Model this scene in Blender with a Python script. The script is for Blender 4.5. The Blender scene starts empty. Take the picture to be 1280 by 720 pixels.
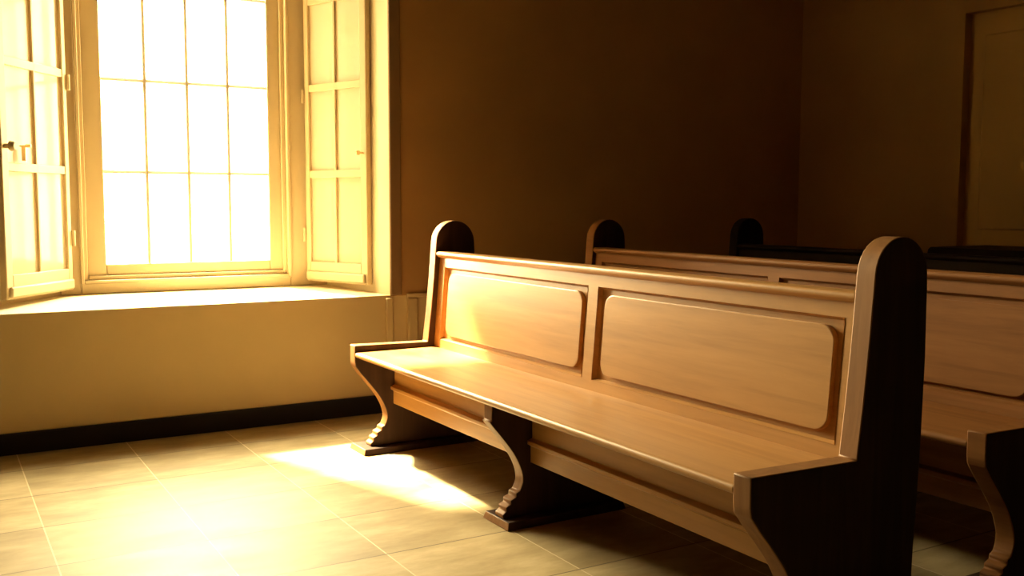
import bpy, bmesh, math, random
from mathutils import Matrix, Vector
random.seed(4)
S = 1.1                                   # metres per layout unit
C = bpy.context.scene.collection
sc = bpy.context.scene

# ------------------------------------------------------------------ camera
cam_data = bpy.data.cameras.new('camera')
cam = bpy.data.objects.new('camera', cam_data)
C.objects.link(cam)
cam_data.sensor_width = 36.0
cam_data.lens = 1236.0 / 1280.0 * 36.0
cam_data.clip_start = 0.02
rot = Matrix(((0.86036047, 0.04191855, -0.50795934),
              (-0.50968165, 0.074892, -0.85709731),
              (0.00211381, 0.9963102, 0.08579923)))
cam.matrix_world = Matrix.Translation((0, 0, 1.0 * S)) @ rot.to_4x4()
sc.camera = cam

# ------------------------------------------------------------------ light, sky, exposure
SKY = 38.0                                # radiance of the hazy sky
GLOW = 135.0                              # extra radiance of the bright haze low under the sun
HIGH = 75.0                               # extra radiance of the high sky
SUN = 85.0
HAZE = 0.0
sc.view_settings.view_transform = 'Standard'
sc.view_settings.look = 'None'
sc.view_settings.gamma = 1.0
sc.view_settings.use_curve_mapping = False
sc.view_settings.exposure = 0.0
world = bpy.data.worlds.new('sky')
sc.world = world
world.use_nodes = True
wn = world.node_tree
wn.nodes.clear()
wo = wn.nodes.new('ShaderNodeOutputWorld')
wb = wn.nodes.new('ShaderNodeBackground')
wb.inputs[0].default_value = (1.0, 0.83, 0.46, 1)
wtc = wn.nodes.new('ShaderNodeTexCoord')
wdot = wn.nodes.new('ShaderNodeVectorMath'); wdot.operation = 'DOT_PRODUCT'
wdot.inputs[1].default_value = Vector((-0.46, 1.0, 0.15)).normalized()
wmr = wn.nodes.new('ShaderNodeMapRange'); wmr.interpolation_type = 'SMOOTHSTEP'
wmr.inputs['From Min'].default_value = 0.89; wmr.inputs['From Max'].default_value = 0.985
wmr.inputs['To Min'].default_value = SKY; wmr.inputs['To Max'].default_value = SKY + GLOW
wn.links.new(wtc.outputs['Generated'], wdot.inputs[0])
wn.links.new(wdot.outputs['Value'], wmr.inputs['Value'])
wsep = wn.nodes.new('ShaderNodeSeparateXYZ')
wn.links.new(wtc.outputs['Generated'], wsep.inputs[0])
wup = wn.nodes.new('ShaderNodeMapRange'); wup.interpolation_type = 'SMOOTHSTEP'     # brighter high sky
wup.inputs['From Min'].default_value = 0.22; wup.inputs['From Max'].default_value = 0.6
wup.inputs['To Min'].default_value = 0.0; wup.inputs['To Max'].default_value = HIGH
wn.links.new(wsep.outputs[2], wup.inputs['Value'])
wadd = wn.nodes.new('ShaderNodeMath'); wadd.operation = 'ADD'
wn.links.new(wmr.outputs['Result'], wadd.inputs[0]); wn.links.new(wup.outputs['Result'], wadd.inputs[1])
wn.links.new(wadd.outputs[0], wb.inputs[1])
wn.links.new(wb.outputs[0], wo.inputs[0])

sd = bpy.data.lights.new('sun', 'SUN')
sd.energy = SUN
sd.color = (1.0, 0.82, 0.45)
sd.angle = math.radians(3)
sun = bpy.data.objects.new('sun', sd)
C.objects.link(sun)
sun_dir = Vector((0.34, -1.0, -1.08))
sun.rotation_euler = sun_dir.to_track_quat('-Z', 'Y').to_euler()
sun.location = (1 * S, 8 * S, 6 * S)

pd = bpy.data.lights.new('window_portal', 'AREA')
pd.shape = 'RECTANGLE'
pd.size = 1.0 * S
pd.size_y = 2.0 * S
pd.cycles.is_portal = True
portal = bpy.data.objects.new('window_portal', pd)
C.objects.link(portal)
portal.location = (1.14 * S, 5.12 * S, 1.6 * S)
portal.rotation_euler = Vector((0, -1, 0)).to_track_quat('-Z', 'Y').to_euler()

sc.cycles.use_denoising = True
sc.cycles.max_bounces = 10
sc.cycles.diffuse_bounces = 6
sc.cycles.glossy_bounces = 3
sc.cycles.transmission_bounces = 6
sc.cycles.transparent_max_bounces = 12
sc.cycles.volume_bounces = 1
sc.cycles.sample_clamp_indirect = 8.0
sc.cycles.caustics_reflective = False
sc.cycles.caustics_refractive = False

# ------------------------------------------------------------------ materials
def mat(name, rough=0.5, spec=0.5):
    m = bpy.data.materials.new(name)
    m.use_nodes = True
    nt = m.node_tree
    b = nt.nodes['Principled BSDF']
    b.inputs['Roughness'].default_value = rough
    b.inputs['Specular IOR Level'].default_value = spec
    return m, nt, b

def ramp(nt, stops):
    r = nt.nodes.new('ShaderNodeValToRGB')
    e = r.color_ramp.elements
    while len(e) < len(stops):
        e.new(0.5)
    for i, (p, c) in enumerate(stops):
        e[i].position = p
        e[i].color = (*c, 1)
    return r

def wood(name, dark, mid, light, rough=0.38, axis='Y', spec=0.4):
    """long-grained timber; the grain runs along `axis` of the object"""
    m, nt, b = mat(name, rough, spec)
    tc = nt.nodes.new('ShaderNodeTexCoord')
    mp = nt.nodes.new('ShaderNodeMapping')
    s = [26.0, 26.0, 26.0]
    s['XYZ'.index(axis)] = 1.6
    mp.inputs['Scale'].default_value = s
    n = nt.nodes.new('ShaderNodeTexNoise')
    n.inputs['Scale'].default_value = 1.0
    n.inputs['Detail'].default_value = 7
    n.inputs['Roughness'].default_value = 0.62
    n.inputs['Distortion'].default_value = 0.5
    r = ramp(nt, [(0.3, dark), (0.5, mid), (0.72, light)])
    nt.links.new(tc.outputs['Object'], mp.inputs['Vector'])
    nt.links.new(mp.outputs[0], n.inputs['Vector'])
    nt.links.new(n.outputs['Fac'], r.inputs[0])
    nt.links.new(r.outputs[0], b.inputs['Base Color'])
    bp = nt.nodes.new('ShaderNodeBump')
    bp.inputs['Strength'].default_value = 0.06
    bp.inputs['Distance'].default_value = 0.004
    nt.links.new(n.outputs['Fac'], bp.inputs['Height'])
    nt.links.new(bp.outputs[0], b.inputs['Normal'])
    return m

def plaster(name, col, var=0.06, rough=0.8, bump=0.15):
    m, nt, b = mat(name, rough, 0.25)
    tc = nt.nodes.new('ShaderNodeTexCoord')
    n = nt.nodes.new('ShaderNodeTexNoise')
    n.inputs['Scale'].default_value = 2.2
    n.inputs['Detail'].default_value = 6
    lo = tuple(c * (1 - var) for c in col)
    hi = tuple(min(1, c * (1 + var)) for c in col)
    r = ramp(nt, [(0.35, lo), (0.65, hi)])
    nt.links.new(tc.outputs['Object'], n.inputs['Vector'])
    nt.links.new(n.outputs['Fac'], r.inputs[0])
    nt.links.new(r.outputs[0], b.inputs['Base Color'])
    n2 = nt.nodes.new('ShaderNodeTexNoise')
    n2.inputs['Scale'].default_value = 60
    n2.inputs['Detail'].default_value = 3
    nt.links.new(tc.outputs['Object'], n2.inputs['Vector'])
    bp = nt.nodes.new('ShaderNodeBump')
    bp.inputs['Strength'].default_value = bump
    bp.inputs['Distance'].default_value = 0.002
    nt.links.new(n2.outputs['Fac'], bp.inputs['Height'])
    nt.links.new(bp.outputs[0], b.inputs['Normal'])
    return m

M = {}
M['oak'] = wood('oak_long_grain', (0.37, 0.185, 0.060), (0.44, 0.228, 0.076), (0.50, 0.268, 0.094))
M['oak_up'] = wood('oak_upright_grain', (0.030, 0.014, 0.009), (0.042, 0.020, 0.013), (0.060, 0.029, 0.018), axis='Z', rough=0.6, spec=.2)  # near-black colour paints the shade on the pew end faces
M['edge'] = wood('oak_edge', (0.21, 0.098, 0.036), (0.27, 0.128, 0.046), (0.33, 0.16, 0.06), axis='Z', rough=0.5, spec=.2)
M['medium_oak'] = wood('medium_oak', (0.19, 0.075, 0.022), (0.24, 0.10, 0.030), (0.29, 0.125, 0.04), rough=0.55, spec=.15)  # oak darkened in colour, standing in for weaker light on the second pew
M['dark_oak'] = wood('dark_oak', (0.012, 0.007, 0.005), (0.018, 0.010, 0.007), (0.03, 0.016, 0.01), rough=0.6, spec=.15)  # chest's dark wood; on the third pew the black stands for shade
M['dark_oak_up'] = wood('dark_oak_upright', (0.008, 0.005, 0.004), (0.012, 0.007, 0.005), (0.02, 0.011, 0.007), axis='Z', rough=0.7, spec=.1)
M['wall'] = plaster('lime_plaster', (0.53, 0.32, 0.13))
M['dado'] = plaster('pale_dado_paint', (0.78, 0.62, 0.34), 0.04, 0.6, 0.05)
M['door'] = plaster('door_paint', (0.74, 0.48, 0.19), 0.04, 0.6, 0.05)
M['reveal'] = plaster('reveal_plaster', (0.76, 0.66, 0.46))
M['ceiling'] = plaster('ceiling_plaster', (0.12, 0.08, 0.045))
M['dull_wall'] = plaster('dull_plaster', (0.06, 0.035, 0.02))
M['paint'] = plaster('cream_gloss_paint', (0.60, 0.485, 0.30), 0.04, 0.4, 0.05)
M['trim_dark'] = plaster('brown_paint', (0.30, 0.19, 0.10), 0.08, 0.5, 0.05)
M['skirting'] = plaster('black_skirting_paint', (0.018, 0.016, 0.018), 0.1, 0.85, 0.05)
m, nt, b = mat('brass', 0.3)
b.inputs['Base Color'].default_value = (0.75, 0.55, 0.28, 1)
b.inputs['Metallic'].default_value = 0.7
M['brass'] = m

def glass_mat(name, milk, col):
    """old dusty window glass: mostly clear, partly scattering"""
    m = bpy.data.materials.new(name)
    m.use_nodes = True
    nt = m.node_tree
    nt.nodes.clear()
    out = nt.nodes.new('ShaderNodeOutputMaterial')
    tr = nt.nodes.new('ShaderNodeBsdfTransparent')
    tl = nt.nodes.new('ShaderNodeBsdfTranslucent')
    tl.inputs[0].default_value = (*col, 1)
    gl = nt.nodes.new('ShaderNodeBsdfGlossy')
    gl.inputs['Roughness'].default_value = 0.1
    df = nt.nodes.new('ShaderNodeBsdfDiffuse')
    df.inputs[0].default_value = (*col, 1)
    m0 = nt.nodes.new('ShaderNodeMixShader'); m0.inputs[0].default_value = 0.45
    m1 = nt.nodes.new('ShaderNodeMixShader'); m1.inputs[0].default_value = milk
    m2 = nt.nodes.new('ShaderNodeMixShader'); m2.inputs[0].default_value = 0.04
    nt.links.new(tl.outputs[0], m0.inputs[1]); nt.links.new(df.outputs[0], m0.inputs[2])
    nt.links.new(tr.outputs[0], m1.inputs[1]); nt.links.new(m0.outputs[0], m1.inputs[2])
    nt.links.new(m1.outputs[0], m2.inputs[1]); nt.links.new(gl.outputs[0], m2.inputs[2])
    nt.links.new(m2.outputs[0], out.inputs[0])
    return m
M['glass'] = glass_mat('window_glass', 0.04, (1, 0.95, 0.85))  # slight scatter imitates the window's bloom over the glazing bars
M['frosted'] = glass_mat('frosted_pane', 0.95, (0.95, 0.88, 0.70))

# stone tile floor
X0, TW, Y0, TH = 0.275, 0.41, 2.92, 0.375
m, nt, b = mat('stone_tiles', 0.4, 0.4)
tc = nt.nodes.new('ShaderNodeTexCoord')
sep = nt.nodes.new('ShaderNodeSeparateXYZ')
nt.links.new(tc.outputs['Object'], sep.inputs[0])
def math_node(op, a, bb=None, clamp=False):
    n = nt.nodes.new('ShaderNodeMath'); n.operation = op; n.use_clamp = clamp
    for i, v in enumerate((a, bb)):
        if v is None: continue
        if isinstance(v, (int, float)): n.inputs[i].default_value = v
        else: nt.links.new(v, n.inputs[i])
    return n.outputs[0]
u = math_node('DIVIDE', math_node('SUBTRACT', sep.outputs[0], X0 * S), TW * S)
v = math_node('DIVIDE', math_node('SUBTRACT', sep.outputs[1], Y0 * S), TH * S)
def dist_to_line(t, size):
    f = math_node('FRACT', t)
    d = math_node('SUBTRACT', 0.5, math_node('ABSOLUTE', math_node('SUBTRACT', f, 0.5)))
    return math_node('MULTIPLY', d, size * S)
du = dist_to_line(u, TW); dv = dist_to_line(v, TH)
gu = math_node('LESS_THAN', du, 0.0022)
gv = math_node('LESS_THAN', dv, 0.0030)
cell = nt.nodes.new('ShaderNodeCombineXYZ')
nt.links.new(math_node('FLOOR', u), cell.inputs[0]); nt.links.new(math_node('FLOOR', v), cell.inputs[1])
wnz = nt.nodes.new('ShaderNodeTexWhiteNoise'); wnz.noise_dimensions = '3D'
nt.links.new(cell.outputs[0], wnz.inputs[0])
ns = nt.nodes.new('ShaderNodeTexNoise')
ns.inputs['Scale'].default_value = 3.5; ns.inputs['Detail'].default_value = 9; ns.inputs['Roughness'].default_value = 0.65
mp = nt.nodes.new('ShaderNodeMapping'); mp.inputs['Scale'].default_value = (1.0, 2.6, 1.0)
nt.links.new(tc.outputs['Object'], mp.inputs[0])
addv = nt.nodes.new('ShaderNodeVectorMath'); addv.operation = 'ADD'
sv = nt.nodes.new('ShaderNodeVectorMath'); sv.operation = 'SCALE'; sv.inputs[3].default_value = 7
nt.links.new(wnz.outputs['Color'], sv.inputs[0]); nt.links.new(mp.outputs[0], addv.inputs[0]); nt.links.new(sv.outputs[0], addv.inputs[1])
nt.links.new(addv.outputs[0], ns.inputs['Vector'])
rs = ramp(nt, [(0.3, (0.30, 0.225, 0.115)), (0.5, (0.42, 0.33, 0.18)), (0.68, (0.54, 0.44, 0.26))])
nt.links.new(ns.outputs['Fac'], rs.inputs[0])
tint = nt.nodes.new('ShaderNodeMix'); tint.data_type = 'RGBA'; tint.blend_type = 'MULTIPLY'; tint.inputs[0].default_value = 1
tv = math_node('ADD', math_node('MULTIPLY', wnz.outputs['Value'], 0.22), 0.86)
cc = nt.nodes.new('ShaderNodeCombineColor')
for i in range(3): nt.links.new(tv, cc.inputs[i])
nt.links.new(rs.outputs[0], tint.inputs[6]); nt.links.new(cc.outputs[0], tint.inputs[7])
mx = nt.nodes.new('ShaderNodeMix'); mx.data_type = 'RGBA'; mx.inputs[7].default_value = (0.68, 0.58, 0.39, 1)
nt.links.new(gu, mx.inputs[0]); nt.links.new(tint.outputs[2], mx.inputs[6])
mx2 = nt.nodes.new('ShaderNodeMix'); mx2.data_type = 'RGBA'; mx2.inputs[7].default_value = (0.16, 0.12, 0.07, 1)
nt.links.new(gv, mx2.inputs[0]); nt.links.new(mx.outputs[2], mx2.inputs[6])
nt.links.new(mx2.outputs[2], b.inputs['Base Color'])
rr = math_node('ADD', math_node('MULTIPLY', ns.outputs['Fac'], 0.3), 0.38)
nt.links.new(rr, b.inputs['Roughness'])
bp = nt.nodes.new('ShaderNodeBump'); bp.inputs['Strength'].default_value = 0.25; bp.inputs['Distance'].default_value = 0.004
nt.links.new(ns.outputs['Fac'], bp.inputs['Height']); nt.links.new(bp.outputs[0], b.inputs['Normal'])
M['floor'] = m

# ------------------------------------------------------------------ mesh helpers (layout units in, metres out)
def prism(bm, pts, axis, a, b):
    """polygon pts in the plane across `axis`, extruded from a to b"""
    def P(p, t):
        q = {'Y': (p[0], t, p[1]), 'X': (t, p[0], p[1]), 'Z': (p[0], p[1], t)}[axis]
        return Vector(q) * S
    va = [bm.verts.new(P(p, a)) for p in pts]
    vb = [bm.verts.new(P(p, b)) for p in pts]
    bm.faces.new(va); bm.faces.new(vb[::-1])
    n = len(pts)
    for i in range(n):
        bm.faces.new((va[i], vb[i], vb[(i + 1) % n], va[(i + 1) % n]))

def box(bm, x0, x1, y0, y1, z0, z1):
    prism(bm, [(x0, y0), (x1, y0), (x1, y1), (x0, y1)], 'Z', z0, z1)

def hexa(bm, bottom, top):
    vb = [bm.verts.new(Vector(p) * S) for p in bottom]
    vt = [bm.verts.new(Vector(p) * S) for p in top]
    bm.faces.new(vb[::-1]); bm.faces.new(vt)
    for i in range(4):
        bm.faces.new((vb[i], vb[(i + 1) % 4], vt[(i + 1) % 4], vt[i]))

def tube(bm, p0, p1, r, n=16, r1=None):
    p0 = Vector(p0) * S; p1 = Vector(p1) * S; r *= S; r1 = r if r1 is None else r1 * S
    d = (p1 - p0).normalized(); e = d.orthogonal().normalized(); f = d.cross(e)
    A = [bm.verts.new(p0 + (e * math.cos(t) + f * math.sin(t)) * r) for t in [2 * math.pi * i / n for i in range(n)]]
    B = [bm.verts.new(p1 + (e * math.cos(t) + f * math.sin(t)) * r1) for t in [2 * math.pi * i / n for i in range(n)]]
    bm.faces.new(A[::-1]); bm.faces.new(B)
    for i in range(n):
        bm.faces.new((A[i], A[(i + 1) % n], B[(i + 1) % n], B[i]))

def obj(name, bm, material, parent=None, bevel=0.0, seg=2, origin=None):
    bmesh.ops.recalc_face_normals(bm, faces=bm.faces[:])
    if origin is not None:
        o3 = Vector(origin) * S
        bmesh.ops.translate(bm, verts=bm.verts[:], vec=-o3)
    me = bpy.data.meshes.new(name)
    bm.to_mesh(me); bm.free()
    me.materials.append(material)
    me.shade_smooth() if hasattr(me, 'shade_smooth') else None
    me.set_sharp_from_angle(angle=math.radians(32))
    o = bpy.data.objects.new(name, me)
    C.objects.link(o)
    if origin is not None: o.location = o3
    if parent is not None: o.parent = parent
    if bevel:
        md = o.modifiers.new('bevel', 'BEVEL')
        md.width = bevel * S; md.segments = seg; md.limit_method = 'ANGLE'; md.angle_limit = math.radians(40)
    return o

def struct(name, bm, material, parent=None, bevel=0.0):
    o = obj(name, bm, material, parent, bevel)
    if parent is None: o['kind'] = 'structure'
    return o

NB = bmesh.new

# ------------------------------------------------------------------ the room
XL, XR, YF, YW, ZC = -2.4, 4.60, -2.6, 4.33, 2.95
YO = 4.95            # plane of the window frame
YX = 5.08            # outer face of the thick wall
# opening: room-side and frame-side edges
OL, OR_, OT = -0.03, 1.895, 2.62
IL, IR, IT = 0.520, 1.800, 2.47
SILL = 0.560

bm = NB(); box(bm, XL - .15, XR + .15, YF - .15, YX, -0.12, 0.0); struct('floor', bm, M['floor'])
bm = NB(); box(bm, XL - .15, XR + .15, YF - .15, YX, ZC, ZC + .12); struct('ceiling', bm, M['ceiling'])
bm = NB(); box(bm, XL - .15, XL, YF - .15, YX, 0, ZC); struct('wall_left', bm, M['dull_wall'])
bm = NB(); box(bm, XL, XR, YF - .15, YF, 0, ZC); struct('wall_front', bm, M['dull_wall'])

# thick window wall with splayed reveals
bm = NB()
for z0, z1 in ((0, .556), (.556, ZC)):
    prism(bm, [(XL, YW), (OL, YW), (IL, YO), (IL, YX), (XL, YX)], 'Z', z0, z1)
    prism(bm, [(XR + .15, YW), (OR_, YW), (IR, YO), (IR, YX), (XR + .15, YX)], 'Z', z0, z1)
hexa(bm, [(OL, YW, 0), (OR_, YW, 0), (IR, YO, 0), (IL, YO, 0)],
         [(OL, YW, SILL), (OR_, YW, SILL), (IR, YO, SILL + .012), (IL, YO, SILL + .012)])
box(bm, IL, IR, YO, YX, 0, SILL + .012)
hexa(bm, [(OL, YW, OT), (OR_, YW, OT), (IR, YO, IT), (IL, YO, IT)],
         [(OL, YW, ZC), (OR_, YW, ZC), (IR, YO, ZC), (IL, YO, ZC)])
box(bm, IL, IR, YO, YX, IT, ZC)
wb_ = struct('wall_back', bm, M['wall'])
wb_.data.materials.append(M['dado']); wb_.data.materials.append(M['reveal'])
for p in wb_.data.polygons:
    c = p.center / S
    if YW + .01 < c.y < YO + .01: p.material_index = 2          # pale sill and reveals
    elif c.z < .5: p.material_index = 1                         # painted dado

# right wall with a recess for the door
DY1, DY0, DZ, DD = 3.24, 2.34, 1.965, 0.055
bm = NB()
box(bm, XR, XR + .15, DY1, YW, 0, ZC)
box(bm, XR, XR + .15, YF - .15, DY0, 0, ZC)
box(bm, XR, XR + .15, DY0, DY1, DZ, ZC)
struct('wall_right', bm, M['wall'])
bm = NB(); box(bm, XR + DD, XR + .12, DY0, DY1, 0, DZ)
door = struct('door_1', bm, M['door'])
bm = NB()
for (a, b_) in ((DY0 + .08, DY0 + .41), (DY0 + .49, DY1 - .08)):
    for (z0, z1) in ((.12, .75), (.87, 1.85)):
        box(bm, XR + DD - .012, XR + DD + .01, a, b_, z0, z1)
obj('door_panels', bm, M['door'], door, bevel=.008)
bm = NB()
tube(bm, (XR + DD, DY0 + .05, .92), (XR + DD - .04, DY0 + .05, .92), .008)
tube(bm, (XR + DD - .04, DY0 + .05, .92), (XR + DD - .065, DY0 + .05, .92), .022, r1=.018)
obj('door_knob', bm, M['brass'], door)

# outside: unseen block added left of the window to shade the room's right side
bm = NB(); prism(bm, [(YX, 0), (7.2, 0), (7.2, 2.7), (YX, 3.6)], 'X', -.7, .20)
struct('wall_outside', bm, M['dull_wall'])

# skirting boards
bm = NB(); box(bm, XL, XR, YW - .018, YW, 0, .086); struct('baseboard_back', bm, M['skirting'], bevel=.004)
bm = NB(); box(bm, XR - .018, XR, DY1 + .02, YW - .018, 0, .086); box(bm, XR - .018, XR, YF, DY0 - .02, 0, .086)
struct('baseboard_right', bm, M['skirting'], bevel=.004)

# dado ledge to the right of the window, architrave up its side
bm = NB(); box(bm, 1.975, XR, YW - .014, YW, .545, .566); struct('trim_1', bm, M['dado'], bevel=.004)
bm = NB(); box(bm, OR_ - .008, 1.945, YW - .02, YW, SILL, 2.68); struct('trim_2', bm, M['trim_dark'], bevel=.006)
bm = NB(); box(bm, OR_ - .03, 1.90, YW - .02, YW, .086, SILL - .012)
box(bm, 1.975, 2.03, YW - .02, YW, .086, .545); struct('trim_3', bm, M['dado'], bevel=.006)

# ------------------------------------------------------------------ window
GL, GR, GB, GT = 0.727, 1.508, 0.708, 2.33      # clear opening of the glass
FL, FR, FB, FT = 0.520, 1.800, SILL + .012, IT
def ring(bm, x0, x1, z0, z1, w, wb, y0, y1, wr=None, wt=None):
    wr = w if wr is None else wr; wt = w if wt is None else wt
    box(bm, x0, x0 + w, y0, y1, z0, z1)
    box(bm, x1 - wr, x1, y0, y1, z0, z1)
    box(bm, x0 + w, x1 - wr, y0, y1, z0, z0 + wb)
    box(bm, x0 + w, x1 - wr, y0, y1, z1 - wt, z1)
bm = NB(); ring(bm, FL, FR, FB, FT, .090, .050, YO - .018, YO + .07, wr=.195, wt=.06)
win = struct('window_1', bm, M['paint'], bevel=.005)
bm = NB()
ring(bm, FL + .088, FR - .193, FB + .048, FT - .058, .016, .016, YO - .032, YO + .07)
ring(bm, FL + .104, FR - .209, FB + .064, FT - .074, .020, .020, YO - .002, YO + .07)
obj('inner_frame', bm, M['paint'], win, bevel=.004)
bm = NB()
ring(bm, FL + .122, FR - .227, FB + .082, FT - .092, GL - FL - .122, GB - FB - .082, YO + .014, YO + .06, wr=FR - .227 - GR, wt=max(.01, FT - .092 - GT))
obj('sash_frame', bm, M['paint'], win, bevel=.006)
bars = NB()
cw = (GR - GL) / 4
for i in (1, 2, 3):
    x = GL + cw * i
    box(bars, x - .008, x + .008, YO + .024, YO + .054, GB - .004, GT + .004)
rows = [1.142, 1.572, 2.0]
for z in rows:
    box(bars, GL - .004, GR + .004, YO + .025, YO + .053, z - .008, z + .008)
obj('glazing_bars', bars, M['paint'], win, bevel=.003)
bm = NB(); box(bm, GL - .006, GR + .006, YO + .0185, YO + .0225, GB - .006, GT + .006)
obj('glass', bm, M['glass'], win)
# bolt plate on the left of the frame
bm = NB(); box(bm, FL + .012, FL + .030, YO - .022, YO - .012, 1.155, 1.315)
tube(bm, (FL + .021, YO - .02, 1.235), (FL + .021, YO - .034, 1.235), .007)
obj('bolt_plate', bm, M['paint'], win, bevel=.003)

# inward-opening casement leaves, folded back against the reveals
def leaf(hx, hy, ex, ey, side, parent_label):
    """leaf running from the hinge (hx,hy) to its free edge (ex,ey)"""
    d = Vector((ex - hx, ey - hy, 0)); L = d.length; d.normalize()
    nrm = Vector((-d.y, d.x, 0))
    if nrm.x * side < 0: nrm = -nrm       # nrm points into the opening
    def B(bm, s0, s1, n0, n1, z0, z1):
        def q(s, n): 
            p = Vector((hx, hy, 0)) + d * s + nrm * n
            return (p.x, p.y)
        prism(bm, [q(s0, n0), q(s1, n0), q(s1, n1), q(s0, n1)], 'Z', z0, z1)
    z0, z1 = .600, 2.40
    st = .045
    root = bpy.data.objects.new('window_' + ('2' if side > 0 else '3'), None)
    root['kind'] = 'structure'; root['label'] = parent_label
    C.objects.link(root)
    bm = NB()
    B(bm, 0, .032, 0, .030, z0, z1); B(bm, L - st, L, 0, .030, z0, z1)
    B(bm, .032, L - st, 0, .030, z0, z0 + .100); B(bm, .032, L - st, 0, .030, z1 - .06, z1)
    obj('casement_frame', bm, M['paint'], root, bevel=.004)
    bm = NB()
    B(bm, L / 2 - .012, L / 2 + .002, .003, .027, z0 + .095, z1 - .05)
    for z in rows:
        B(bm, .028, L - st + .005, .003, .027, z - .018, z + .018)
    obj('glazing_bars', bm, M['paint'], root, bevel=.003)
    bm = NB(); B(bm, .026, L - st + .006, .012, .016, z0 + .095, z1 - .054)
    obj('glass', bm, M['frosted'], root)
    bm = NB(); B(bm, .012, L - .012, .028, .046, z0 + .006, z0 + .052)
    obj('weather_strip', bm, M['paint'], root, bevel=.008)
    def knob(s, z, n0, r):
        p = Vector((hx, hy, 0)) + d * s + nrm * n0
        q = p + nrm * .028; t = q + nrm * .022
        bm = NB()
        tube(bm, (p.x, p.y, z), (q.x, q.y, z), r * .45)
        tube(bm, (q.x, q.y, z), (t.x, t.y, z), r, r1=r * .75)
        return bm
    if side > 0:
        obj('knob', knob(L - .020, 1.225, .030, .022), M['paint'], root, bevel=.003)
        bm = knob(L - .145, 1.232, .018, .008); B(bm, L - .15, L - .14, .027, .045, 1.17, 1.23)
        obj('latch', bm, M['brass'], root, bevel=.002)
    else:
        obj('knob', knob(L - .022, 1.238, .030, .012), M['brass'], root, bevel=.003)
    for z in (.80, 1.5, 2.2):
        p = Vector((hx, hy, 0)) - d * .004 + nrm * .036
        bm = NB(); tube(bm, (p.x, p.y, z), (p.x, p.y, z + .07), .008)
        obj('hinge', bm, M['paint'], root)
    return root
leaf(.548, 4.915, .252, 4.515, 1, 'left casement leaf folded back on the splayed reveal')
leaf(1.708, 4.915, 1.868, 4.490, -1, 'right casement leaf folded back on the splayed reveal')

# ------------------------------------------------------------------ pews
YA, YB = 1.46, 3.695          # near face of the near end, far face of the far end
TP = .055
MY0, MY1 = 2.585, 2.635
BX0, BZ0, BX1, BZ1 = 1.783, .405, 1.815, .795      # line of the leaning back
def arc(cx, cz, rx, rz, a0, a1, n):
    return [(cx + rx * math.cos(math.radians(a0 + (a1 - a0) * i / n)), cz + rz * math.sin(math.radians(a0 + (a1 - a0) * i / n))) for i in range(n + 1)]
def spline(pts, n=6):
    out = []
    for i in range(len(pts) - 1):
        p0 = pts[max(i - 1, 0)]; p1 = pts[i]; p2 = pts[i + 1]; p3 = pts[min(i + 2, len(pts) - 1)]
        for k in range(n):
            t = k / n
            out.append(tuple(.5 * (2 * p1[j] + (p2[j] - p0[j]) * t + (2 * p0[j] - 5 * p1[j] + 4 * p2[j] - p3[j]) * t * t + (3 * p1[j] - p0[j] - 3 * p2[j] + p3[j]) * t ** 3) for j in (0, 1)))
    out.append(pts[-1])
    return out
def s_curve(ztop):
    """front edge of a support, from the foot upwards: stepped reeding, waist, belly"""
    st = [(1.502, .024), (1.500, .036), (1.514, .046), (1.512, .058), (1.530, .066), (1.529, .078), (1.549, .086), (1.549, .098), (1.563, .104)]
    sp = spline([(1.563, .104), (1.574, .135), (1.566, .175), (1.540, .225), (1.502, .275), (1.466, .318), (1.441, .352)], 5)
    return st + sp[1:]
def end_profile():
    p = s_curve(0)
    p += [(1.438, .372), (1.438, .437)]
    p += [(1.60, .434), (1.757, .431), (1.772, .55), (1.787, .70), (1.797, .83)]
    p += arc(1.886, .838, .088, .088, 176, 4, 16)
    p += [(1.976, .80), (1.978, .65), (1.972, .40), (1.960, .20), (1.955, .024)]
    return p
def support_profile():
    p = s_curve(0)
    p = [q for q in p if q[1] < .34] + [(1.462, .335), (1.462, .388)]
    p += [(1.93, .388), (1.93, .024)]
    return p

def back_pt(y, s, n):
    """s up the leaning back 0..1, n out of its face towards the sitter"""
    dx, dz = BX1 - BX0, BZ1 - BZ0; L = math.hypot(dx, dz)
    return (BX0 + dx * s / L - n * dz / L, y, BZ0 + dz * s / L + n * dx / L)
def back_slab(bm, y0, y1, s0, s1, n0, n1):
    hexa(bm, [back_pt(y0, s0, n0), back_pt(y1, s0, n0), back_pt(y1, s0, n1), back_pt(y0, s0, n1)],
             [back_pt(y0, s1, n0), back_pt(y1, s1, n0), back_pt(y1, s1, n1), back_pt(y0, s1, n1)])

def lit_edges(o, edge):
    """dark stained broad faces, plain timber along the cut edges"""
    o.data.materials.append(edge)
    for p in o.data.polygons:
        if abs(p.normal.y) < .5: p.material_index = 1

def front_edge(o, edge):  # foot front takes the lit tone, the rest keeps the painted shade
    o.data.materials.append(edge)
    for p in o.data.polygons:
        if p.normal.x < -.5: p.material_index = 1

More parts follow.
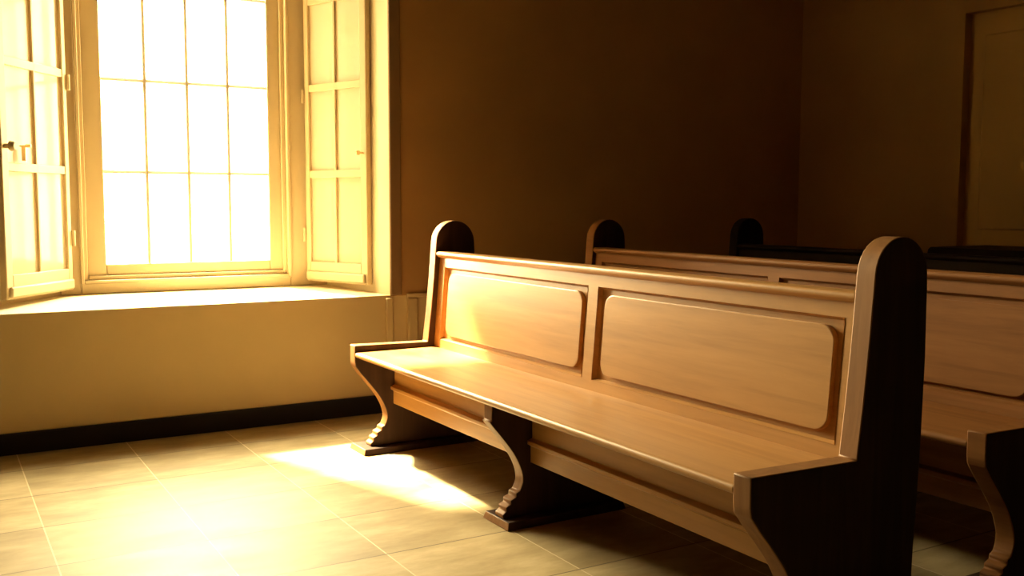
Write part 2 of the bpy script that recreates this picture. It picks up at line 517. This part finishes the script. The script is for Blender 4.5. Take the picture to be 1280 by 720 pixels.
def make_pew(name_mats):
    LG, UP, ED = name_mats
    root = bpy.data.objects.new('church_pew', None); C.objects.link(root)
    ya, yb = YA + TP, YB - TP
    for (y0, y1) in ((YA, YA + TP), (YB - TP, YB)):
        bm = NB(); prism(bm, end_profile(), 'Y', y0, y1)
        e = obj('end_panel', bm, UP, root, bevel=.004); lit_edges(e, ED)
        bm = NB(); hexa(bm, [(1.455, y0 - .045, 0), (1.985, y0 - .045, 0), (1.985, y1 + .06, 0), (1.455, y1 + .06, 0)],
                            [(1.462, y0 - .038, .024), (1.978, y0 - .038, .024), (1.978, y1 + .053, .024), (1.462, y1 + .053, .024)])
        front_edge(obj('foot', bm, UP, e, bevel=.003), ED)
    bm = NB(); prism(bm, support_profile(), 'Y', MY0, MY1)
    sp = obj('middle_support', bm, UP, root, bevel=.003); lit_edges(sp, ED)
    bm = NB(); hexa(bm, [(1.49, MY0 - .05, 0), (1.94, MY0 - .05, 0), (1.94, MY1 + .06, 0), (1.49, MY1 + .06, 0)],
                        [(1.497, MY0 - .043, .024), (1.933, MY0 - .043, .024), (1.933, MY1 + .053, .024), (1.497, MY1 + .053, .024)])
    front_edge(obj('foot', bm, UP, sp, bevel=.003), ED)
    # seat with a rounded nosing
    pr = [(1.80, .388), (1.80, .411)] + [(1.450, .411)] + arc(1.449, .3995, .0115, .0115, 90, 270, 8) + [(1.455, .388)]
    bm = NB(); prism(bm, pr, 'Y', ya, yb)
    obj('seat', bm, LG, root, bevel=.0015)
    # boards closing the underside, with a moulded ridge
    for (y0, y1) in ((ya, MY0), (MY1, yb)):
        pr = [(1.625, .190), (1.600, .190), (1.600, .243), (1.588, .250), (1.588, .262), (1.606, .268), (1.606, .388), (1.625, .388)]
        bm = NB(); prism(bm, pr, 'Y', y0, y1)
        obj('under_seat_board', bm, LG, root, bevel=.002)
    # panelled back
    L = math.hypot(BX1 - BX0, BZ1 - BZ0)
    o1 = (1.552, 2.522); o2 = (2.578, 3.590); s0, s1 = .040, .335
    bm = NB()
    back_slab(bm, ya, yb, -.012, s0, -.022, 0); back_slab(bm, ya, yb, s1, L - .005, -.022, 0)
    for (a, b_) in ((ya, o1[0]), (o1[1], o2[0]), (o2[1], yb)):
        back_slab(bm, a, b_, s0, s1, -.022, 0)
    bmesh.ops.remove_doubles(bm, verts=bm.verts[:], dist=1e-5)
    bf = obj('backrest', bm, LG, root)
    for (a, b_) in (o1, o2):
        # bevelled moulding round the opening
        bm = NB(); w = .007
        def v4(y, s, n): return Vector(back_pt(y, s, n)) * S
        outer = [(a, s0), (b_, s0), (b_, s1), (a, s1)]
        inner = [(a + w, s0 + w), (b_ - w, s0 + w), (b_ - w, s1 - w), (a + w, s1 - w)]
        vo = [bm.verts.new(v4(y, s, 0.001)) for y, s in outer]
        vi = [bm.verts.new(v4(y, s, -.011)) for y, s in inner]
        vb = [bm.verts.new(v4(y, s, -.020)) for y, s in outer]
        vc = [bm.verts.new(v4(y, s, -.020)) for y, s in inner]
        for i in range(4):
            j = (i + 1) % 4
            bm.faces.new((vo[i], vo[j], vi[j], vi[i])); bm.faces.new((vi[i], vi[j], vc[j], vc[i]))
            bm.faces.new((vc[i], vc[j], vb[j], vb[i])); bm.faces.new((vb[i], vb[j], vo[j], vo[i]))
        obj('moulding', bm, LG, bf)
        # panel: board with a raised field, round corners
        bm = NB()
        back_slab(bm, a, b_, s0, s1, -.021, -.014)
        ia, ib, is0, is1 = a + .026, b_ - .038, s0 + .022, s1 - .022
        r = .040
        pts = []
        for (cy_, cs, a0) in ((ib - r, is0 + r, -90), (ib - r, is1 - r, 0), (ia + r, is1 - r, 90), (ia + r, is0 + r, 180)):
            for k in range(9):
                t = math.radians(a0 + 90 * k / 8)
                pts.append((cy_ + r * math.cos(t), cs + r * math.sin(t)))
        lo = [bm.verts.new(v4(y, s, -.016)) for y, s in pts]
        mi = [bm.verts.new(v4(y, s, -.002)) for y, s in pts]
        cyy = (ia + ib) / 2; css = (is0 + is1) / 2
        hi = [bm.verts.new(v4(y + (cyy - y) * .006, s + (css - s) * .02, -.0005)) for y, s in pts]
        n = len(pts)
        bm.faces.new(lo); bm.faces.new(hi)
        for i in range(n):
            j = (i + 1) % n
            bm.faces.new((lo[i], lo[j], mi[j], mi[i])); bm.faces.new((mi[i], mi[j], hi[j], hi[i]))
        rp = obj('raised_panel', bm, LG, bf)
        rp.data.shade_flat()
    # capping rail
    pr = [(1.845, .776)] + [(1.806, .776), (1.803, .780)] + arc(1.806, .7905, .0105, .0105, 230, 90, 7) + [(1.850, .801), (1.858, .795), (1.858, .776)]
    bm = NB(); prism(bm, pr, 'Y', ya, yb)
    obj('top_rail', bm, LG, root, bevel=.0015)
    bm = NB(); box(bm, 1.8365, 1.850, ya, yb, .40, .776)
    obj('back_board', bm, LG, root)
    return root

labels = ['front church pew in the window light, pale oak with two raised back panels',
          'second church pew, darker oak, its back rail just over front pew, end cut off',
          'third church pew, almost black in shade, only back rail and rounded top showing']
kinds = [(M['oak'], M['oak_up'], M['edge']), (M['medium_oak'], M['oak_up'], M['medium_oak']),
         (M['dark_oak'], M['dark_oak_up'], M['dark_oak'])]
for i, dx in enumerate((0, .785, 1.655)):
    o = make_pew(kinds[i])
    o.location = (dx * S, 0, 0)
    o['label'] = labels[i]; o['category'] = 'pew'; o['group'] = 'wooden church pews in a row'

# dark chest against the right-hand wall
root = bpy.data.objects.new('wooden_chest', None); C.objects.link(root)
root['label'] = 'dark wooden chest against the right wall behind the pews, only its flat top showing'
root['category'] = 'chest'
cx0, cx1, cy0, cy1 = 4.12, 4.56, 2.15, 3.06
bm = NB(); box(bm, cx0 + .02, cx1, cy0 + .02, cy1 - .02, .06, .755); obj('body', bm, M['dark_oak_up'], root, bevel=.004)
bm = NB(); prism(bm, [(cy0, .755), (cy1, .755), (cy1 - .008, .785), (cy1 - .02, .795), (cy0 + .02, .795), (cy0 + .008, .785)], 'X', cx0, cx1)
obj('lid', bm, M['dark_oak'], root, bevel=.003)
for x in (cx0 + .03, cx1 - .07):
    for y in (cy0 + .03, cy1 - .07):
        bm = NB(); box(bm, x, x + .04, y, y + .04, 0, .06); obj('foot', bm, M['dark_oak_up'], root, bevel=.003)
bm = NB()
for z0, z1 in ((.12, .40), (.45, .72)):
    box(bm, cx0 + .008, cx0 + .02, cy0 + .07, cy1 - .07, z0, z1)
obj('front_panels', bm, M['dark_oak_up'], root, bevel=.006)

# ------------------------------------------------------------------ dusty air in the room
if HAZE > 0:
    bm = NB(); box(bm, XL + .01, XR - .01, YF + .01, YW + .55, .004, ZC - .01)
    hm = bpy.data.materials.new('dusty_air'); hm.use_nodes = True
    hn = hm.node_tree; hn.nodes.clear()
    ho = hn.nodes.new('ShaderNodeOutputMaterial'); hv = hn.nodes.new('ShaderNodeVolumeScatter')
    hv.inputs['Color'].default_value = (1, .9, .7, 1)
    hv.inputs['Density'].default_value = HAZE
    hv.inputs['Anisotropy'].default_value = 0.6
    hn.links.new(hv.outputs[0], ho.inputs['Volume'])
    h = obj('dusty_haze', bm, hm); h['kind'] = 'stuff'
    h['label'] = 'thin golden dust haze glowing in front of the window'; h['category'] = 'haze'
